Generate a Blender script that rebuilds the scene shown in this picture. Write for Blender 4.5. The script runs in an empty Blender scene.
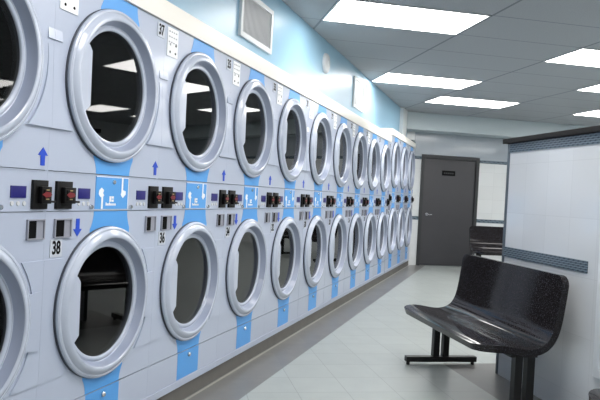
import bpy, bmesh, math, random
from mathutils import Vector, Matrix
random.seed(4)
PI = math.pi
C = bpy.context.scene.collection

# ------------------------------------------------------------------ materials
def lin(c):
    return tuple(((v/255)/12.92 if v/255 <= .04045 else ((v/255+.055)/1.055)**2.4) for v in c)

def mat(name, rgb, rough=.5, metal=0.0, spec=.5, noise=0.0, nscale=20, bump=0.0, bscale=200, coat=0.0, emit=None):
    m = bpy.data.materials.new(name); m.use_nodes = True
    nt = m.node_tree; b = nt.nodes['Principled BSDF']
    col = (*lin(rgb), 1)
    b.inputs['Base Color'].default_value = col
    b.inputs['Roughness'].default_value = rough
    b.inputs['Metallic'].default_value = metal
    b.inputs['Specular IOR Level'].default_value = spec
    b.inputs['Coat Weight'].default_value = coat
    b.inputs['Coat Roughness'].default_value = .08
    if emit:
        b.inputs['Emission Color'].default_value = (*emit[0], 1)
        b.inputs['Emission Strength'].default_value = emit[1]
    tc = nt.nodes.new('ShaderNodeTexCoord')
    if noise:
        n = nt.nodes.new('ShaderNodeTexNoise'); n.inputs['Scale'].default_value = nscale; n.inputs['Detail'].default_value = 5
        nt.links.new(tc.outputs['Object'], n.inputs['Vector'])
        r = nt.nodes.new('ShaderNodeMapRange')
        r.inputs['From Min'].default_value = .3; r.inputs['From Max'].default_value = .7
        r.inputs['To Min'].default_value = 1-noise; r.inputs['To Max'].default_value = 1+noise
        nt.links.new(n.outputs['Fac'], r.inputs['Value'])
        mx = nt.nodes.new('ShaderNodeVectorMath'); mx.operation = 'SCALE'
        mx.inputs[0].default_value = col[:3]
        nt.links.new(r.outputs['Result'], mx.inputs['Scale'])
        nt.links.new(mx.outputs['Vector'], b.inputs['Base Color'])
    if bump:
        n2 = nt.nodes.new('ShaderNodeTexNoise'); n2.inputs['Scale'].default_value = bscale
        nt.links.new(tc.outputs['Object'], n2.inputs['Vector'])
        bp = nt.nodes.new('ShaderNodeBump'); bp.inputs['Strength'].default_value = bump; bp.inputs['Distance'].default_value = .002
        nt.links.new(n2.outputs['Fac'], bp.inputs['Height']); nt.links.new(bp.outputs['Normal'], b.inputs['Normal'])
    return m

class NB:
    """small node-maths builder working on world coordinates"""
    def __init__(s, m):
        s.m = m; s.nt = m.node_tree
        g = s.nt.nodes.new('ShaderNodeNewGeometry'); sp = s.nt.nodes.new('ShaderNodeSeparateXYZ')
        s.nt.links.new(g.outputs['Position'], sp.inputs[0])
        s.x, s.y, s.z = sp.outputs; s.pos = g.outputs['Position']
    def op(s, o, a, b=0.0, c=0.0):
        n = s.nt.nodes.new('ShaderNodeMath'); n.operation = o
        for i, v in enumerate((a, b, c)):
            if isinstance(v, (int, float)): n.inputs[i].default_value = v
            else: s.nt.links.new(v, n.inputs[i])
        return n.outputs[0]
    def line(s, v, x0, p, w):
        """1 on grout lines of pitch p, width w"""
        t = s.op('DIVIDE', s.op('SUBTRACT', v, x0), p)
        f = s.op('ABSOLUTE', s.op('SUBTRACT', s.op('SUBTRACT', t, s.op('FLOOR', t)), .5))
        return s.op('GREATER_THAN', f, .5 - w/(2*p))
    def cell(s, v, x0, p):
        return s.op('FLOOR', s.op('DIVIDE', s.op('SUBTRACT', v, x0), p))
    def mix(s, f, a, b):
        n = s.nt.nodes.new('ShaderNodeMix'); n.data_type = 'RGBA'
        if isinstance(f, (int, float)): n.inputs[0].default_value = f
        else: s.nt.links.new(f, n.inputs[0])
        for i, v in ((6, a), (7, b)):
            if isinstance(v, tuple): n.inputs[i].default_value = (*v, 1)
            else: s.nt.links.new(v, n.inputs[i])
        return n.outputs[2]
    def noise(s, scale, lo, hi, detail=4):
        n = s.nt.nodes.new('ShaderNodeTexNoise'); n.inputs['Scale'].default_value = scale; n.inputs['Detail'].default_value = detail
        s.nt.links.new(s.pos, n.inputs['Vector'])
        r = s.nt.nodes.new('ShaderNodeMapRange'); r.inputs['From Min'].default_value = lo; r.inputs['From Max'].default_value = hi
        s.nt.links.new(n.outputs['Fac'], r.inputs['Value'])
        return r.outputs['Result']
    def rand(s, a, b):
        cx = s.nt.nodes.new('ShaderNodeCombineXYZ')
        s.nt.links.new(a, cx.inputs[0]); s.nt.links.new(b, cx.inputs[1])
        w = s.nt.nodes.new('ShaderNodeTexWhiteNoise'); w.noise_dimensions = '3D'
        s.nt.links.new(cx.outputs[0], w.inputs['Vector'])
        return w.outputs['Value']
    def out(s, col, sock='Base Color'):
        s.nt.links.new(col, s.m.node_tree.nodes['Principled BSDF'].inputs[sock])

PHI, DD = .508, 1.6485
Wx, Wy = math.sin(PHI), math.cos(PHI)          # along the dryer row
Nx, Ny = math.cos(PHI), -math.sin(PHI)         # out of the dryer row into the room
def wp(s, off, z=0):
    return Vector((Wx*s + Nx*(off-DD), Wy*s + Ny*(off-DD), z))
ROWROT = PI/2 - PHI

M = {}
M['enamel'] = mat('painted_enamel', (180, 189, 208), .28, noise=.012, nscale=3, coat=.25)
M['door_plastic'] = mat('door_plastic', (184, 192, 208), .25, coat=.4)
M['blue'] = mat('sky_blue_paint', (86, 160, 228), .4)
M['white'] = mat('white_print', (240, 242, 244), .5)
M['arrow'] = mat('arrow_blue', (20, 70, 195), .5)
M['black'] = mat('black_plastic', (11, 10, 11), .45, spec=.25)
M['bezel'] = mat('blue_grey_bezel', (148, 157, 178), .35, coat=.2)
M['white_patch'] = mat('label_white', (198, 204, 214), .5)
M['gasket'] = mat('dark_gasket', (62, 68, 80), .6)
M['display'] = mat('violet_display', (32, 28, 112), .3)
M['red'] = mat('red_sticker', (118, 24, 32), .4)
M['gold'] = mat('pale_brass', (190, 170, 120), .3, metal=.7)
M['chrome'] = mat('brushed_chrome', (205, 208, 212), .22, metal=1)
M['steel'] = mat('coin_box_plastic', (150, 152, 164), .4)
M['seam'] = mat('seam_shadow_gasket', (70, 75, 84), .7)
M['drum'] = mat('drum_steel', (34, 33, 33), .45, metal=.3)
M['ink'] = mat('black_ink', (8, 8, 9), .7, spec=.1)
M['greyink'] = mat('grey_ink', (150, 152, 158), .6)
M['rail'] = mat('cream_painted_trim', (246, 242, 234), .4)
M['whitewall'] = mat('white_painted', (222, 226, 228), .5)
M['grey_metal'] = mat('charcoal_door_paint', (60, 60, 64), .5, noise=.03, nscale=4)
M['frame_metal'] = mat('charcoal_frame_paint', (46, 48, 51), .5)
M['cap'] = mat('dark_brown_cap', (26, 23, 22), .6, spec=.2)
M['leg'] = mat('black_powder_coat', (16, 16, 17), .4)
M['vent'] = mat('vent_enamel', (205, 207, 210), .4)
M['vent_dark'] = mat('vent_inside', (150, 152, 156), .7)
M['plinth'] = mat('plinth_concrete', (104, 102, 98), .6, noise=.08, nscale=9)
M['edge_trim'] = mat('corner_trim_metal', (96, 106, 114), .35, metal=.4)
M['soffit'] = mat('soffit_paint', (186, 197, 202), .5)
M['panel_white'] = mat('gloss_white_panel', (226, 230, 234), .3)
M['plaque'] = mat('black_plaque', (16, 16, 17), .7, spec=.1)

# wall above the dryers, blue paint
m = mat('blue_wall_paint', (150, 190, 214), .35); M['bluewall'] = m

# speckled terrazzo-look fibreglass
m = mat('speckled_black_fibreglass', (28, 26, 27), .09, spec=.26); nb = NB(m)
f1 = nb.noise(170, .56, .68, 2); f2 = nb.noise(60, .35, .65, 3)
nb.out(nb.mix(f1, nb.mix(f2, lin((27, 24, 25)), lin((36, 33, 34))), lin((70, 70, 78))))
M['bench'] = m

# pale floor tile with a grey border band along the dryers and round the divider
m = mat('floor_tile', (180, 190, 188), .32); nb = NB(m)
gx = nb.line(nb.x, .78, .305, .004); gy = nb.line(nb.y, 3.71, .305, .004)
g = nb.op('MAXIMUM', gx, gy)
rnd = nb.rand(nb.cell(nb.x, .78, .305), nb.cell(nb.y, 3.71, .305))
mot = nb.noise(7, .3, .7)
v = nb.op('MULTIPLY_ADD', rnd, .45, nb.op('MULTIPLY', mot, .55))
pale = nb.mix(v, lin((162, 168, 166)), lin((173, 179, 176)))
grey = nb.mix(v, lin((108, 108, 107)), lin((124, 123, 120)))
off = nb.op('ADD', nb.op('ADD', nb.op('MULTIPLY', nb.x, Nx), nb.op('MULTIPLY', nb.y, Ny)), DD)
band = nb.op('LESS_THAN', off, .273)
along = nb.op('ADD', nb.op('MULTIPLY', nb.x, Wx), nb.op('MULTIPLY', nb.y, Wy))
b2 = nb.op('MULTIPLY', nb.op('MULTIPLY', nb.op('GREATER_THAN', nb.x, 1.98), nb.op('LESS_THAN', nb.x, 2.66)), nb.op('LESS_THAN', nb.y, 4.36))
lab = nb.line(along, .1, .6, .004)
gb = nb.op('ADD', nb.op('MULTIPLY', band, lab), nb.op('MULTIPLY', nb.op('SUBTRACT', 1.0, band), g))
base = nb.mix(nb.op('MAXIMUM', band, b2), pale, grey)
rim = nb.op('LESS_THAN', nb.op('ABSOLUTE', nb.op('SUBTRACT', off, .012)), .008)
base = nb.mix(nb.op('MULTIPLY', gb, .55), base, lin((105, 108, 108)))
nb.out(nb.mix(nb.op('MULTIPLY', rim, .7), base, lin((190, 188, 180))))
M['floor'] = m

# suspended ceiling tiles
m = mat('ceiling_tile', (176, 180, 182), .85, spec=.2); nb = NB(m)
gx = nb.line(nb.x, 1.195, 1.272, .022); gy = nb.line(nb.y, 4.85, .655, .016)
sp = nb.noise(90, .45, .75, 3)
base = nb.mix(nb.op('MULTIPLY', sp, .35), lin((166, 170, 175)), lin((132, 137, 142)))
nb.out(nb.mix(nb.op('MULTIPLY', nb.op('MAXIMUM', gx, nb.op('MULTIPLY', gy, .8)), .7), base, lin((98, 104, 110))))
M['ceiling'] = m

# glazed white wall tile
def tile_mat(name, rgb, ax, x0, px, z0, pz, gs=.4):
    m = mat(name, rgb, .12, coat=.3); nb = NB(m)
    a = nb.x if ax == 'x' else nb.y
    g = nb.op('MAXIMUM', nb.line(a, x0, px, .004), nb.line(nb.z, z0, pz, .004))
    r = nb.rand(nb.cell(a, x0, px), nb.cell(nb.z, z0, pz))
    base = nb.mix(r, lin(rgb), lin(tuple(min(255, c+5) for c in rgb)))
    nb.out(nb.mix(nb.op('MULTIPLY', g, gs), base, lin((176, 180, 184))))
    return m
M['tile_far'] = tile_mat('far_wall_tile', (214, 217, 218), 'x', 4.2, .4, .0, .25)
M['tile_div'] = tile_mat('divider_tile', (215, 218, 222), 'y', 4.11, .25, .13, .33, .22)

# grey-blue patterned border: rows of offset dashes
def border_mat(name, ax, z0, rows, pz, px):
    m = mat(name, (90, 120, 145), .2); nb = NB(m)
    a = nb.x if ax == 'x' else nb.y
    row = nb.cell(nb.z, z0, pz)
    sh = nb.op('ADD', a, nb.op('MULTIPLY', row, px*.5))
    wob = nb.op('MULTIPLY', nb.op('SINE', nb.op('MULTIPLY', sh, 2*PI/px)), pz*.10)
    ln = nb.line(nb.op('ADD', nb.z, wob), z0, pz, pz*.42)
    base = nb.mix(ln, lin((112, 127, 138)), lin((62, 73, 84)))
    tick = nb.line(sh, 0, px, px*.16)
    nb.out(nb.mix(nb.op('MULTIPLY', tick, .12), base, lin((165, 182, 196))))
    return m
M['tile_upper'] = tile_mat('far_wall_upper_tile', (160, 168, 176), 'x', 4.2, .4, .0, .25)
M['border_div'] = border_mat('divider_border', 'y', 0.0, 4, .0135, .045)
M['border_far'] = border_mat('far_border', 'x', 0.0, 2, .03, .09)

# ceiling light diffuser
m = bpy.data.materials.new('light_diffuser'); m.use_nodes = True
nt = m.node_tree; nt.nodes.clear()
o_ = nt.nodes.new('ShaderNodeOutputMaterial'); e_ = nt.nodes.new('ShaderNodeEmission')
e_.inputs['Color'].default_value = (1.0, .985, .96, 1); e_.inputs['Strength'].default_value = 10.5
nt.links.new(e_.outputs[0], o_.inputs[0]); M['diffuser'] = m

# tinted door glass
m = bpy.data.materials.new('door_glass'); m.use_nodes = True
nt = m.node_tree; nt.nodes.clear()
o_ = nt.nodes.new('ShaderNodeOutputMaterial'); mx = nt.nodes.new('ShaderNodeMixShader')
fr = nt.nodes.new('ShaderNodeFresnel'); fr.inputs['IOR'].default_value = 1.41
tr = nt.nodes.new('ShaderNodeBsdfTransparent'); tr.inputs[0].default_value = (.20, .20, .195, 1)
gl = nt.nodes.new('ShaderNodeBsdfGlossy'); gl.inputs['Roughness'].default_value = .02; gl.inputs[0].default_value = (1, 1, 1, 1)
nt.links.new(fr.outputs[0], mx.inputs[0]); nt.links.new(tr.outputs[0], mx.inputs[1]); nt.links.new(gl.outputs[0], mx.inputs[2])
nt.links.new(mx.outputs[0], o_.inputs[0]); M['glass'] = m

# ------------------------------------------------------------------ mesh helpers
class MB:
    def __init__(s): s.bm = bmesh.new(); s.mi = 0
    def face(s, pts, mi=None):
        vs = [s.bm.verts.new(p) for p in pts]
        f = s.bm.faces.new(vs); f.material_index = s.mi if mi is None else mi
        return f
    def box(s, x0, x1, y0, y1, z0, z1, mi=0, bev=0.0, T=None):
        b = bmesh.new()
        r = bmesh.ops.create_cube(b, size=1)
        for v in b.verts:
            v.co = Vector((x0+(v.co.x+.5)*(x1-x0), y0+(v.co.y+.5)*(y1-y0), z0+(v.co.z+.5)*(z1-z0)))
        if bev: bmesh.ops.bevel(b, geom=b.edges[:], offset=bev, segments=2, affect='EDGES', profile=.7)
        s.merge(b, mi, T); return s
    def merge(s, b, mi=0, T=None):
        if T is not None: bmesh.ops.transform(b, matrix=T, verts=b.verts)
        mp = {v: s.bm.verts.new(v.co) for v in b.verts}
        for f in b.faces:
            try:
                g = s.bm.faces.new([mp[v] for v in f.verts]); g.material_index = mi; g.smooth = f.smooth
            except ValueError: pass
        b.free()
    def prism(s, pts, y0, y1, mi=0):
        """polygon in x-z, from y0 (back) to y1 (front). y may be callables of (x,z)"""
        fy0 = y0 if callable(y0) else (lambda x, z: y0)
        fy1 = y1 if callable(y1) else (lambda x, z: y1)
        a = [s.bm.verts.new((x, fy0(x, z), z)) for x, z in pts]
        b = [s.bm.verts.new((x, fy1(x, z), z)) for x, z in pts]
        n = len(pts)
        for q in (s.bm.faces.new(b), s.bm.faces.new(a[::-1])): q.material_index = mi
        for i in range(n):
            q = s.bm.faces.new((a[i], a[(i+1) % n], b[(i+1) % n], b[i])); q.material_index = mi
        return s
    def lathe(s, cx, cz, prof, seg=64, mi=0, smooth=True):
        """profile of (radius, y) round the y axis through (cx, cz)"""
        rings = []
        for r, y in prof:
            if r < 1e-6: rings.append([s.bm.verts.new((cx, y, cz))])
            else: rings.append([s.bm.verts.new((cx+r*math.cos(2*PI*i/seg), y, cz+r*math.sin(2*PI*i/seg))) for i in range(seg)])
        for k in range(len(rings)-1):
            A, B = rings[k], rings[k+1]
            for i in range(seg):
                j = (i+1) % seg
                if len(A) == 1: vs = (A[0], B[j], B[i])
                elif len(B) == 1: vs = (A[i], A[j], B[0])
                else: vs = (A[i], A[j], B[j], B[i])
                f = s.bm.faces.new(vs); f.material_index = mi; f.smooth = smooth
        return s
    def plate_hole(s, x0, x1, z0, z1, cx, cz, r, y0, y1, mi=0, seg=64):
        """rectangular plate with a round hole, front at y1, back at y0"""
        def edge(a):
            c, q = math.cos(a), math.sin(a); t = 1e9
            if c > 1e-9: t = min(t, (x1-cx)/c)
            if c < -1e-9: t = min(t, (x0-cx)/c)
            if q > 1e-9: t = min(t, (z1-cz)/q)
            if q < -1e-9: t = min(t, (z0-cz)/q)
            return (cx+t*c, cz+t*q)
        angs = [2*PI*i/seg for i in range(seg)]
        for X, Z in ((x0, z0), (x1, z0), (x1, z1), (x0, z1)): angs.append(math.atan2(Z-cz, X-cx) % (2*PI))
        angs = sorted(set(round(a, 6) for a in angs)); n = len(angs)
        L = []
        for a in angs:
            ex, ez = edge(a); ix, iz = cx+r*math.cos(a), cz+r*math.sin(a)
            L.append([s.bm.verts.new(p) for p in ((ex, y1, ez), (ix, y1, iz), (ix, y0, iz), (ex, y0, ez))])
        for i in range(n):
            A, B = L[i], L[(i+1) % n]
            for k in range(4):
                q = s.bm.faces.new((A[k], A[(k+1) % 4], B[(k+1) % 4], B[k])); q.material_index = mi
        return s
    def tube(s, p0, p1, r, seg=12, mi=0):
        p0, p1 = Vector(p0), Vector(p1); d = p1-p0
        b = bmesh.new(); bmesh.ops.create_cone(b, cap_ends=True, segments=seg, radius1=r, radius2=r, depth=d.length)
        T = Matrix.Translation((p0+p1)/2) @ d.to_track_quat('Z', 'Y').to_matrix().to_4x4()
        s.merge(b, mi, T); return s
    def mesh(s, name, mats):
        bmesh.ops.recalc_face_normals(s.bm, faces=s.bm.faces)
        me = bpy.data.meshes.new(name); s.bm.to_mesh(me); s.bm.free(); me.set_sharp_from_angle(angle=math.radians(24))
        for m_ in (mats if isinstance(mats, (list, tuple)) else [mats]): me.materials.append(m_)
        return me
    def build(s, name, mats, parent=None):
        o = bpy.data.objects.new(name, s.mesh(name, mats)); C.objects.link(o)
        if parent: o.parent = parent
        return o

def empty(name, loc=(0, 0, 0), rz=0):
    o = bpy.data.objects.new(name, None); C.objects.link(o); o.location = loc; o.rotation_euler = (0, 0, rz)
    o.empty_display_size = .1
    return o
def tag(o, label, cat, group=None):
    o['label'] = label; o['category'] = cat
    if group: o['group'] = group
    return o
def struct(o, label=None):
    o['kind'] = 'structure'
    if label: o['label'] = label
    return o
def copy_tree(o, parent=None):
    c = o.copy(); C.objects.link(c); c.parent = parent
    for ch in list(o.children):
        copy_tree(ch, c)
    return c
def text_bm(txt, size, bold=.0, sx=1.0, mirror=False):
    """flat text in the x-z plane facing -y, centred on the origin"""
    cu = bpy.data.curves.new('t', 'FONT'); cu.body = txt; cu.size = size; cu.align_x = 'CENTER'; cu.align_y = 'CENTER'
    cu.offset = bold; cu.extrude = .0004
    ob = bpy.data.objects.new('t', cu); C.objects.link(ob)
    me = bpy.data.meshes.new_from_object(ob.evaluated_get(bpy.context.evaluated_depsgraph_get()))
    b = bmesh.new(); b.from_mesh(me)
    bmesh.ops.transform(b, matrix=Matrix.Rotation(PI/2, 4, 'X') @ Matrix.Diagonal((sx, 1, 1, 1)), verts=b.verts)
    bpy.data.objects.remove(ob); bpy.data.meshes.remove(me); bpy.data.curves.remove(cu)
    return b

# ------------------------------------------------------------------ the stacked dryer
ZB, ZK, ZL, ZC, ZT = .09, .277, 1.054, 1.207, 1.975
CU = .40                                             # door axis
def stripe_poly(zr, zflat, xl=.298, xr=.545, flare=.022, rr=.3, cx=CU):
    """stripe strip between a flat edge at zflat and the ring centred zr, flaring towards the ring"""
    up_ = zflat > zr
    sg = 1 if up_ else -1
    zend = zr + sg*.27
    L = []; R_ = []
    n = 8
    for i in range(n+1):
        t = i/n; z = zflat + (zend-zflat)*t; fl = flare*min(1, (t*1.6))**2
        L.append((xl-fl, z)); R_.append((xr+fl, z))
    pts = L + R_[::-1]
    return pts if up_ else pts[::-1]

def arc_pad(cz, side, z0, z1, r=.347, r1=None):
    """region between the ring's circle and the seam"""
    pts = []
    n = 10
    for i in range(n+1):
        z = z0+(z1-z0)*i/n; h = z-cz
        rr = r + ((r1 or r)-r)*i/n; x = math.sqrt(max(rr*rr-h*h, 0))
        pts.append((CU+side*x, z))
    e = .7985 if side > 0 else .0015
    if side > 0:
        pts = [p for p in pts if p[0] < e]
    else:
        pts = [(max(p[0], e+.004), p[1]) for p in pts]
    return pts + [(e, z1), (e, z0)]

def make_dryer(upper_no, lower_no):
    root = empty('stacked_dryer')
    # cabinet sides, top, back
    b = MB()
    b.box(.002, .010, .004, .70, ZB, ZT); b.box(.790, .798, .004, .70, ZB, ZT)
    b.box(.010, .790, .69, .70, ZB, ZT); b.box(.010, .790, .004, .69, ZT-.008, ZT); b.box(.010, .790, .004, .69, ZB, ZB+.008)
    b.box(.010, .790, .004, .69, ZL+.02, ZL+.03)
    b.build('cabinet', M['enamel'], root)
    # front panels with round openings; the painted stripe is a second material
    for cz, z0, z1, nm in ((1.588, ZC+.002, ZT, 'upper_front_panel'), (.66, ZK+.002, ZL-.002, 'lower_front_panel')):
        b = MB(); b.plate_hole(.0015, .7985, z0, z1, CU, cz, .30, .004, 0)
        for zf in (z0, z1):
            b.prism(stripe_poly(cz, zf), -.0002, -.0012, mi=1)
        if cz > 1:
            for sd in (1, -1):
                # pocket with an overhanging top edge and a lip along the bottom
                p = arc_pad(cz, sd, cz-.22, cz+.09, .352, .378)
                b.prism(p, -.0, lambda x, z: -.001 - .010*max(0, (cz+.09-z)/.31))
                xs = (.764, .7985) if sd > 0 else (.0015, .045)
                b.prism([(xs[0], cz+.11), (xs[1], cz+.11), (xs[1], cz+.15), (xs[0], cz+.15)], 0, lambda x, z: -.0003 - .006*max(0, (cz+.15-z)/.04))
        else:
            for sd in (1, -1):
                p = arc_pad(cz, sd, cz-.26, cz+.21, .365, .352)
                b.prism(p, -.0, -.005)
                if sd > 0:
                    b.prism([(.705, cz-.118), (.785, cz-.128), (.785, cz+.095), (.722, cz+.09)], -.004, -.013)
        b.build(nm, [M['enamel'], M['blue']], root)
    # control panel with the blue centre plate, white arrows and marks
    b = MB()
    b.box(.0015, .7985, 0, .004, ZL+.001, ZC-.001)
    b.box(.0015, .7985, -.004, 0, ZL+.0005, ZL+.006); b.box(.0015, .7985, -.0025, 0, ZC-.005, ZC-.001)
    b.box(.300, .541, -.0035, 0, ZL+.007, ZC-.006, mi=1)
    b.box(.300, .541, -.0045, -.0036, ZC-.010, ZC-.007, mi=2); b.box(.538, .541, -.0045, -.0036, ZL+.007, ZC-.007, mi=2)
    # up arrow at the left, down arrow at the right
    y0, y1 = -.0036, -.0044
    b.prism([(.340, ZL+.008), (.352, ZL+.008), (.352, ZL+.060), (.358, ZL+.066), (.350, ZL+.075), (.356, ZL+.088), (.338, ZL+.098), (.322, ZL+.086), (.320, ZL+.070), (.330, ZL+.060), (.340, ZL+.056)][::-1], y0, y1, 2)
    b.prism([(.486, ZC-.010), (.498, ZC-.010), (.498, ZC-.062), (.520, ZC-.068), (.520, ZC-.082), (.498, ZC-.098), (.482, ZC-.084), (.486, ZC-.070)], y0, y1, 2)
    b.box(.398, .410, y1, y0, ZL+.038, ZL+.062, mi=2); b.box(.413, .430, y1, y0, ZL+.052, ZL+.062, mi=2); b.box(.413, .430, y1, y0, ZL+.038, ZL+.048, mi=2)
    for i in range(9):
        b.box(.372+i*.0085, .3785+i*.0085, y1, y0, ZL+.022, ZL+.031+(.004 if i in (0, 3) else 0), mi=2)
    for x0 in (.150, .578):
        for k in range(3):
            b.lathe(x0+.045+k*.03, 1.083, [(0, -.0035), (.0075, -.0035), (.009, -.0006), (.009, 0)], 14, 3)
    b.build('control_panel', [M['enamel'], M['blue'], M['white'], M['vent']], root)
    for x0 in (.187, .613):
        d = MB().box(x0, x0+.076, -.004, 0, 1.103, 1.146, bev=.001).build('display', M['display'], root)
    # coin slides / card readers
    for x0, x1 in ((.047, .138), (.716, .794)):
        b = MB().box(x0, x1, -.012, 0, 1.063, 1.170, bev=.0015)
        b.box(x0+.024, x1-.001, -.030, -.012, 1.084, 1.147, bev=.003)
        b.box(x0+.034, x1-.010, -.034, -.030, 1.096, 1.136, bev=.0015)
        rd = b.build('card_reader', M['black'], root)
        xc, zc = (x0+x1)/2+.008, 1.118
        s_ = MB()
        s_.prism([(xc-.026, zc), (xc-.006, zc-.011), (xc+.018, zc-.008), (xc+.026, zc), (xc+.018, zc+.008), (xc-.006, zc+.011)], -.0341, -.035, 0)
        s_.prism([(xc-.006, zc-.019), (xc+.010, zc-.019), (xc+.010, zc-.015), (xc-.006, zc-.015)], -.0341, -.035, 1)
        s_.prism([(xc-.006, zc+.015), (xc+.010, zc+.015), (xc+.010, zc+.019), (xc-.006, zc+.019)], -.0341, -.035, 1)
        st = s_.build('red_arrow_badge', [M['red'], M['gold']], rd)
        h = MB().tube((x1-.014, -.022, 1.093), (x1+.030, -.022, 1.091), .004, 8).build('push_lever', M['black'], rd)
    # locks
    for x, z in ((.425, 1.178), (.272, 1.070), (.566, 1.070)):
        MB().lathe(x, z, [(0, -.011), (.008, -.011), (.0095, -.008), (.0095, 0)], 16).build('lock', M['chrome'], root)
    # coin return boxes of the lower machine
    for x0, x1 in ((.050, .150), (.700, .792)):
        b = MB(); z0, z1 = .950, 1.025
        b.box(x0, x1, -.009, 0, z0, z0+.005); b.box(x0, x1, -.009, 0, z1-.005, z1)
        b.box(x0, x0+.005, -.009, 0, z0+.005, z1-.005); b.box(x1-.005, x1, -.009, 0, z0+.005, z1-.005)
        b.box(x1-.040, x1-.005, -.003, 0, z0+.005, z1-.005)
        b.box(x0+.005, x1-.040, -.002, 0, z0+.005, z1-.005, mi=1)
        b.build('coin_return', [M['steel'], M['ink']], root)
    # kick panel
    b = MB(); b.box(.0015, .7985, 0, .004, ZB+.036, ZK-.002); b.box(.0015, .7985, -.006, .004, ZB, ZB+.035)
    b.box(.303, .548, -.0012, 0, ZB+.040, ZK-.003, mi=1)
    kp = b.build('kick_panel', [M['enamel'], M['blue']], root)
    MB().lathe(.425, .247, [(0, -.012), (.009, -.012), (.012, -.008), (.012, 0)], 16).build('lock', M['chrome'], kp)
    # doors
    for cz, dn in ((1.588, 'upper_door'), (.66, 'lower_door')):
        b = MB()
        prof = [(.318, -.0005), (.327, -.0006), (.3275, -.006), (.320, -.010)]
        b.lathe(CU, cz, prof, 80, 1)
        b.lathe(CU, cz, [(.276, -.008), (.323, -.008), (.326, -.014), (.324, -.021), (.318, -.025), (.313, -.0255), (.311, -.0245), (.309, -.0265), (.300, -.034), (.292, -.0385), (.284, -.040), (.279, -.039), (.276, -.036)], 80, 0)
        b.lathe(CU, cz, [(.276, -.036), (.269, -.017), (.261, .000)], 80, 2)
        b.lathe(CU, cz, [(.261, .000), (.259, .002), (.255, .000), (.249, -.003), (.242, -.003), (.238, -.001), (.236, .003), (.236, .019), (.297, .019), (.297, -.006)], 80, 0)
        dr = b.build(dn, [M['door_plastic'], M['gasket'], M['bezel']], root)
        gm = MB().lathe(CU, cz, [(0, .005), (.239, .005), (.239, .011), (0, .011)], 64, smooth=False)
        bmesh.ops.rotate(gm.bm, verts=gm.bm.verts, cent=(CU, .005, cz), matrix=Matrix.Rotation(.0131, 3, 'Z'))
        gm.build('door_glass', M['glass'], dr)
        # pull grip filling the left of the opening
        pts = []
        n = 12
        a0 = math.asin(.137/.275)
        for i in range(n+1):
            a = -a0 + 2*a0*i/n
            pts.append((CU-.274*math.cos(a), cz+.274*math.sin(a)))
        poly = pts + [(CU-.240, cz+.137), (CU-.208, cz+.110), (CU-.204, cz-.108), (CU-.238, cz-.139)]
        g = MB(); g.prism(poly, .008, -.034)
        bmesh.ops.bevel(g.bm, geom=g.bm.edges[:], offset=.003, segments=2, affect='EDGES')
        g.build('door_handle', M['door_plastic'], dr)
        # drum
        b = MB(); b.lathe(CU, cz, [(.239, .020), (.239, .033), (.297, .034), (.285, .05), (.36, .08), (.36, .60), (.10, .64), (0, .64)], 48)
        for i in range(3):
            a = PI/2 + 2*PI*i/3 + .4
            T = Matrix.Translation((CU, 0, cz)) @ Matrix.Rotation(a, 4, 'Y')
            b.box(-.02, .02, .10, .58, .27, .355, bev=.008, T=T)
        b.build('drum', M['drum'], root)
    # arrows printed on the enamel
    def arrow(xc, z0, z1, up):
        h = .030; w = .027; s_ = .0115; y_ = (-.0005, -.0022)
        if up: pts = [(xc-s_, z0), (xc+s_, z0), (xc+s_, z1-h), (xc+w, z1-h), (xc, z1), (xc-w, z1-h), (xc-s_, z1-h)]
        else: pts = [(xc-s_, z1), (xc-s_, z0+h), (xc-w, z0+h), (xc, z0), (xc+w, z0+h), (xc+s_, z0+h), (xc+s_, z1)]
        return MB().prism(pts, *y_)
    arrow(.768, 1.224, 1.292, True).build('up_arrow', M['arrow'], root)
    arrow(.194, .951, 1.023, False).build('down_arrow', M['arrow'], root)
    numbers(root, upper_no, lower_no)
    return root

def numbers(root, upper_no, lower_no):
    for no, x, z in ((upper_no, .758, 1.928), (lower_no, .068, .911)):
        b = MB(); y = -.003
        b.box(x-.034, x+.034, y, -.0003, z-.034, z+.034)
        b.merge(text_bm(str(no), .070, .0022, .70), 1, Matrix.Translation((x, y-.0006, z)))
        b.build('number_sticker', [M['white_patch'], M['ink']], root)
    # instruction card
    if upper_no >= 23:
        x0, x1, z0, z1 = .022, .128, 1.822, 1.964
        b = MB(); y = -.004
        b.box(x0, x1, y, -.0003, z0, z1)
        for (dx, dz) in ((.022, .022), (.022, .060), (.075, .022), (.078, .062)):
            b.lathe(x0+dx+.006, z0+dz, [(0, y-.0008), (.0065, y-.0008), (.0065, y)], 10, 1 if dx > .05 or dz < .03 else 2)
        for r_ in range(3):
            for c_ in range(4):
                b.box(x0+.012+c_*.022, x0+.024+c_*.022, y-.0006, y, z1-.022-r_*.026, z1-.016-r_*.026, mi=2)
        b.build('instruction_card', [M['white'], M['ink'], M['greyink']], root)

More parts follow.
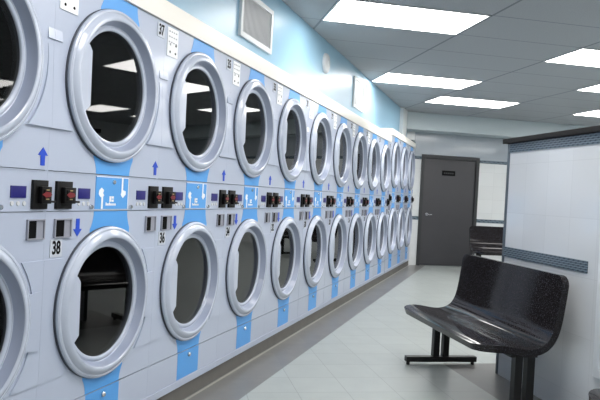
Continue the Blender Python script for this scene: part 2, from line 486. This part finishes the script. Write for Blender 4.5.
dryers = []
proto = make_dryer(39, 40)
def strip_numbers(r):
    for ch in list(r.children):
        if ch.name.split('.')[0] in ('number_sticker', 'instruction_card'): bpy.data.objects.remove(ch)
ordinal = ['first', 'second', 'third', 'fourth', 'fifth', 'sixth', 'seventh', 'eighth', 'ninth', 'tenth', 'eleventh', 'twelfth', 'last']
for n in range(13):
    up_no, lo_no = 39-2*n, 40-2*n
    if n == 0: r = proto
    else:
        r = copy_tree(proto); strip_numbers(r); numbers(r, up_no, lo_no)
    if n < 10: s0 = 1.997+.8*(n-1)+(.010, .0075, .005, .0025, 0)[min(n, 4)]; sc = (1, 1, 1)
    else: s0 = 9.21+.815*(n-10); sc = (.815/.8, 1, 1.0)
    r.location = wp(s0, 0, 0); r.rotation_euler = (0, 0, ROWROT); r.scale = sc
    if n >= 10:
        k = 1.061; r.scale = (sc[0], 1, k); r.location.z = .09 - .09*k
    if n == 0: lb = 'stacked dryer at the near end of the row, cut off by the left edge'
    elif n < 5: lb = f'stacked dryer with black number {lo_no} on its lower half, {ordinal[n]} from the left'
    elif n < 10: lb = f'pale stacked dryer with round glass doors, {ordinal[n]} from the left in the row'
    elif n == 10: lb = 'first and leftmost of the three slightly taller stacked dryers near the grey door'
    elif n == 11: lb = 'middle one of the three slightly taller stacked dryers near the grey door'
    else: lb = 'last stacked dryer at the far end of the row, nearest the grey door'
    tag(r, lb, 'dryer', 'stacked dryers along the left wall')
    dryers.append(r)

# ------------------------------------------------------------------ the room
T_row = Matrix.Translation(wp(0, 0, 0)) @ Matrix.Rotation(ROWROT, 4, 'Z')   # local x = along the row, local -y = into the room
def row_obj(name, mb, mats, parent=None):
    bmesh.ops.transform(mb.bm, matrix=T_row, verts=mb.bm.verts)
    return mb.build(name, mats, parent)
YF = 11.0; ZCEIL = 2.7
XR, YB = 12.0, -4.0
struct(MB().box(-7, XR, YB, YF+.1, -.06, 0).build('floor', M['floor']), 'pale grey-green tiled floor with darker grey border band')
struct(MB().box(-7, XR, YB, YF+.1, ZCEIL, ZCEIL+.06).build('ceiling', M['ceiling']), 'suspended grey ceiling of rectangular tiles')
b = MB(); b.box(-4, 9.2, .15, .25, 2.0, ZCEIL); b.box(9.2, 11.75, .15, .25, 2.12, ZCEIL); b.box(-4, 1.19, .15, .25, 0, 2.0)
struct(row_obj('wall_left', b, M['bluewall']), 'blue wall above the row of dryers')
b = MB(); b.box(1.21, 9.2, -.012, .149, ZT+.003, 2.079, bev=.004)
b.box(9.205, 11.66, -.012, .149, 2.096, 2.19, bev=.004)
struct(row_obj('trim_1', b, M['rail']), 'cream trim board running along the tops of the dryers')
struct(row_obj('trim_2', MB().box(10.72, 11.14, .09, .149, 2.195, ZCEIL-.001), M['whitewall']), 'white boxed strip on the blue wall near the far corner')
b = MB(); b.box(1.2, 11.63, .004, .60, .001, .087)
struct(row_obj('baseboard_left', b, M['plinth']), 'grey concrete plinth under the dryers')
# far wall with the door opening
b = MB(); b.box(4.22, 4.37, YF, YF+.1, 0, ZCEIL); b.box(5.49, XR, YF, YF+.1, 0, ZCEIL); b.box(4.37, 5.49, YF, YF+.1, 2.01, ZCEIL)
b.box(3.4, 4.22, YF, YF+.1, 2.25, ZCEIL)
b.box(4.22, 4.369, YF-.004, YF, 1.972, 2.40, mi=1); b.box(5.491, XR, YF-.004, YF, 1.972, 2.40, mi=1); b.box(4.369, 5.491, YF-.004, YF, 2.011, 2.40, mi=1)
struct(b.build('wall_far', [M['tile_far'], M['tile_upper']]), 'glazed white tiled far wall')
struct(MB().box(3.88, XR, 10.6, YF-.002, 2.40, ZCEIL-.002).build('trim_3', M['soffit']), 'pale soffit under the ceiling at the far wall')
for i, (z0, z1) in enumerate(((1.915, 1.972), (.82, .885))):
    b = MB(); b.box(4.22, 4.369, YF-.006, YF, z0, z1); b.box(5.491, XR, YF-.006, YF, z0, z1)
    struct(b.build('trim_%d' % (4+i), M['border_far']), 'blue-grey patterned border tiles on the far wall')
struct(MB().box(XR, XR+.1, YB, YF+.1, 0, ZCEIL).build('wall_right', M['whitewall']))
struct(MB().box(-7, XR, YB-.1, YB, 0, ZCEIL).build('wall_back', M['whitewall']))
# the charcoal door
root = struct(empty('door_1', (4.37, YF, 0)), 'charcoal grey door in the far wall')
b = MB(); b.box(0, .055, -.03, .09, 0, 2.005); b.box(1.06, 1.12, -.03, .09, 0, 2.005); b.box(.055, 1.06, -.03, .09, 1.945, 2.005)
b.build('door_frame', M['frame_metal'], root)
lf = MB().box(.058, 1.057, -.005, .04, .008, 1.942, bev=.003).build('door_leaf', M['grey_metal'], root)
b = MB(); b.lathe(.15, .93, [(0, -.014), (.028, -.014), (.03, -.006)], 20); b.tube((.15, -.012, .93), (.15, -.055, .93), .010); b.tube((.14, -.05, .93), (.235, -.05, .925), .009)
b.build('door_handle', M['chrome'], lf)
b = MB(); b.box(.405, .660, -.010, -.005, 1.648, 1.738, bev=.001)
for i in range(5): b.box(.440+i*.040, .468+i*.040, -.0108, -.0101, 1.680, 1.704, mi=1)
b.build('door_plaque', [M['plaque'], M['frame_metal']], lf)

# ------------------------------------------------------------------ divider wall on the right
PX = 2.26
root = empty('wall_divider', (PX, 0, 0)); struct(root, 'low white tiled divider wall with dark cap')
Y1 = 4.11; Y0 = .2
b = MB(); b.box(.004, .13, Y0, Y1-.03, 0, 1.594); b.build('tiled_wall', M['tile_div'], root)
MB().box(-.025, .16, Y0, Y1+.03, 1.595, 1.628, bev=.004).build('wall_cap', M['cap'], root)
MB().box(0, .134, Y1-.03, Y1, 0, 1.594, bev=.003).build('end_trim', M['edge_trim'], root)
MB().box(-.001, .004, Y0, Y1-.031, 1.532, 1.594).build('border_tiles', M['border_div'], root)
MB().box(-.001, .004, 3.17, Y1-.031, .818, .885).build('border_tiles', M['border_div'], root)
MB().box(.131, .136, Y0, Y1-.031, 1.532, 1.594).build('border_tiles', M['border_div'], root)

# framed white panel fixed on the divider
root = empty('wall_panel', (PX, 2.63, .285))
tag(root, 'white framed panel fixed on the tiled divider at the right edge, behind the nearest bench', 'panel')
b = MB(); y0, y1, z1 = -.42, .42, 1.23
def frame(b, t, x0, x1):
    b.box(x0, x1, y0, y0+t, 0, z1, bev=.004); b.box(x0, x1, y1-t, y1, 0, z1, bev=.004)
    b.box(x0, x1, y0+t, y1-t, 0, t, bev=.004); b.box(x0, x1, y0+t, y1-t, z1-t, z1, bev=.004)
frame(b, .05, -.022, -.0015)
b.build('panel_frame', M['panel_white'], root)
MB().box(-.012, -.0015, y0+.052, y1-.052, .052, z1-.052, bev=.002).build('panel_face', M['panel_white'], root)

# ------------------------------------------------------------------ benches
BPROF = [(-.325, .372), (-.325, .402), (-.300, .410), (-.245, .414), (-.18, .412), (-.11, .402), (-.05, .394), (.005, .398), (.05, .414), (.083, .445), (.105, .49), (.120, .55), (.132, .63), (.142, .71), (.150, .80)]
def bez(P, n):
    out = []
    for i in range(len(P)-1):
        p0 = Vector(P[max(i-1, 0)]); p1 = Vector(P[i]); p2 = Vector(P[i+1]); p3 = Vector(P[min(i+2, len(P)-1)])
        for k in range(n):
            t = k/n
            out.append(.5*((2*p1)+(p2-p0)*t+(2*p0-5*p1+4*p2-p3)*t*t+(3*p1-p0-3*p2+p3)*t**3))
    out.append(Vector(P[-1])); return out
def make_bench():
    """local: x towards the back, y along the bench, floor at z=0, centre of the bench at the origin"""
    root = empty('bench')
    P = bez(BPROF[1:], 6)
    # arc length
    S = [0]
    for i in range(1, len(P)): S.append(S[-1]+(P[i]-P[i-1]).length)
    tot = S[-1]
    def at(s):
        s = max(0, min(tot, s))
        for i in range(1, len(S)):
            if S[i] >= s:
                t = (s-S[i-1])/(S[i]-S[i-1]+1e-9); p = P[i-1].lerp(P[i], t); d = (P[i]-P[i-1]).normalized()
                return p, Vector((d.y, -d.x))
    Lh = .625; rf, rb = .13, .06; n = 40
    ys = []
    for k in range(9): ys.append(-Lh+rf*(1-math.cos(PI/2*k/8)))
    m_ = 12
    for k in range(1, m_): ys.append(-Lh+rf+(2*Lh-2*rf)*k/m_)
    ys += [-y for y in ys[:9]][::-1]
    b = MB(); top, bot = [], []
    th = .040
    for y in ys:
        d = Lh-abs(y)
        sa = rf - math.sqrt(max(rf*rf-(rf-min(d, rf))**2, 0))
        sb = rb - math.sqrt(max(rb*rb-(rb-min(d, rb))**2, 0))
        row_t, row_b = [], []
        for i in range(n+1):
            s = sa + (tot-sa-sb)*i/n
            p, nn = at(s)
            row_t.append(b.bm.verts.new((p.x, y, p.y)))
            q = p + nn*th
            row_b.append(b.bm.verts.new((q.x, y, q.y)))
        top.append(row_t); bot.append(row_b)
    for j in range(len(ys)-1):
        for i in range(n):
            f = b.bm.faces.new((top[j][i], top[j][i+1], top[j+1][i+1], top[j+1][i])); f.smooth = True
            f = b.bm.faces.new((bot[j][i], bot[j+1][i], bot[j+1][i+1], bot[j][i+1])); f.smooth = True
        for i in (0, n):
            b.bm.faces.new((top[j][i], top[j+1][i], bot[j+1][i], bot[j][i]))
    for j in (0, len(ys)-1):
        for i in range(n):
            b.bm.faces.new((top[j][i], top[j][i+1], bot[j][i+1], bot[j][i]))
    seat = b.build('seat_shell', M['bench'], root)
    bv = seat.modifiers.new('b', 'BEVEL'); bv.width = .007; bv.segments = 3; bv.limit_method = 'ANGLE'; bv.angle_limit = math.radians(40)
    for y in (-.56, .54):
        b = MB(); b.box(-.285, .250, y-.025, y+.025, .022, .060, bev=.004)
        b.box(-.085, -.040, y-.022, y+.022, .060, .352); b.box(-.012, .033, y-.022, y+.022, .060, .348)
        lg = b.build('leg_frame', M['leg'], root)
        for x in (-.265, .23):
            MB().tube((x, y, 0), (x, y, .022), .013, 14).build('foot', M['leg'], lg)
    MB().box(-.110, .050, -.575, .555, .338, .352).build('support_plate', M['leg'], root)
    return root
bench = make_bench(); bench.location = (1.97, 3.795, 0)
tag(bench, 'black speckled moulded bench standing in front of the white tiled divider', 'bench', 'black moulded benches')
b2 = copy_tree(bench); b2.location = (2.03, 1.80, 0)
tag(b2, 'black speckled bench in the bottom right corner, only its rounded seat end showing', 'bench', 'black moulded benches')
b3 = copy_tree(bench); b3.rotation_euler = (0, 0, PI/2); b3.location = (5.50, 9.8, 0)
tag(b3, 'dark shiny bench standing near the far wall, partly hidden behind the divider', 'bench', 'black moulded benches')

# ------------------------------------------------------------------ fixtures on the blue wall
def wall_vent(s0, s1, z0, z1, label, slats, deep):
    root = empty('wall_vent', wp((s0+s1)/2, -.15, z0), ROWROT)
    w = (s1-s0)/2; h = z1-z0; t = .035
    b = MB()
    b.box(-w, -w+t, -.022, 0, 0, h, bev=.003); b.box(w-t, w, -.022, 0, 0, h, bev=.003)
    b.box(-w+t, w-t, -.022, 0, 0, t, bev=.003); b.box(-w+t, w-t, -.022, 0, h-t, h, bev=.003)
    b.build('vent_frame', M['white'], root)
    g = MB(); n = slats; L = 2*(w-t)
    g.box(-w+t, w-t, -.004, -.001, t, h-t, mi=1)
    for i in range(n):
        x = -w+t+L*(i+.5)/n
        T = Matrix.Translation((x, -.011, 0)) @ Matrix.Rotation(deep*.3, 4, 'Z')
        g.box(-L/n*.42, L/n*.42, -.001, .001, t, h-t, T=T)
    g.build('vent_grille', [M['vent'], M['vent_dark']], root)
    return tag(root, label, 'vent', 'air vents on the blue wall')
wall_vent(4.00, 4.60, 2.22, 2.55, 'large white air vent with vertical slats on the blue wall, nearer of the two', 24, .5)
wall_vent(7.34, 7.88, 2.225, 2.585, 'smaller looking white framed air vent farther along the blue wall', 12, -.5)
root = empty('round_wall_sensor', wp(6.13, -.15, 2.475), ROWROT)
MB().lathe(0, 0, [(0, -.035), (.06, -.034), (.088, -.028), (.098, -.016), (.1, 0)], 40).build('sensor_cover', M['vent'], root)
MB().lathe(.0, .0, [(0, -.038), (.022, -.038), (.024, -.033)], 20).build('sensor_eye', M['whitewall'], root)
tag(root, 'round white disc sensor on the blue wall between the two vents', 'sensor')

# ------------------------------------------------------------------ ceiling lights
def light_at(ix, y, label):
    x0 = 1.195+1.272*ix
    root = empty('ceiling_light', (x0+.6275, y+.3275, ZCEIL))
    b = MB(); hx, hy, t = .6275, .3275, .012
    b.box(-hx, -hx+t, -hy, hy, -.008, -.0005); b.box(hx-t, hx, -hy, hy, -.008, -.0005)
    b.box(-hx+t, hx-t, -hy, -hy+t, -.008, -.0005); b.box(-hx+t, hx-t, hy-t, hy, -.008, -.0005)
    b.build('light_frame', M['whitewall'], root)
    MB().box(-hx+t, hx-t, -hy+t, hy-t, -.006, -.001).build('diffuser', M['diffuser'], root)
    tag(root, label, 'ceiling light', 'recessed ceiling light panels')
P = .655; YY = lambda k: 4.85+P*k
light_at(0, YY(0), 'largest and nearest rectangular ceiling light panel at the top centre of the photo')
light_at(1, YY(4), 'second rectangular ceiling light panel beyond the nearest one, beside the blue wall')
light_at(2, YY(6), 'third and smallest of the three light panels receding along the blue wall')
light_at(2, YY(1), 'upper of the three ceiling light panels cut off by the right edge')
light_at(3, YY(3), 'middle of the three ceiling light panels at the right edge')
light_at(4, YY(6), 'lowest of the three ceiling light panels at the right edge, above the divider cap')
for ix, k in ((6, 4), (5, 0), (6, 6), (0, -3), (-1, -5), (1, -5), (1, -8), (2, -6), (3, -3), (3, -9), (5, -4), (0, -11), (-2, -10), (7, 1)):  # unseen panels: some follow the door-glass reflections, the rest are added fill light
    light_at(ix, YY(k), 'extra rectangular ceiling light panel out of frame, added for reflections and fill light')

# ------------------------------------------------------------------ world, camera
w = bpy.data.worlds.new('world'); bpy.context.scene.world = w; w.use_nodes = True
w.node_tree.nodes['Background'].inputs[0].default_value = (.55, .62, .7, 1)
w.node_tree.nodes['Background'].inputs[1].default_value = .15
yaw, pitch, roll, fpx = -.1952, -.0092, .0538, 644.03
cy, sy, cp, sp, cr, sr = math.cos(yaw), math.sin(yaw), math.cos(pitch), math.sin(pitch), math.cos(roll), math.sin(roll)
fwd = Vector((-sy*cp, cy*cp, sp)); right = Vector((cy, sy, 0)); upv = right.cross(fwd)
r2 = cr*right+sr*upv; u2 = -sr*right+cr*upv
cam = bpy.data.cameras.new('camera'); co = bpy.data.objects.new('camera', cam); C.objects.link(co)
co.matrix_world = Matrix(((r2.x, u2.x, -fwd.x, 0), (r2.y, u2.y, -fwd.y, 0), (r2.z, u2.z, -fwd.z, 1.17), (0, 0, 0, 1)))
cam.sensor_width = 36; cam.sensor_fit = 'HORIZONTAL'; cam.lens = fpx/600*36; cam.clip_start = .02
bpy.context.scene.camera = co
vs = bpy.context.scene.view_settings
vs.view_transform = 'Standard'; vs.look = 'None'; vs.gamma = 1; vs.use_curve_mapping = False; vs.exposure = 0.38
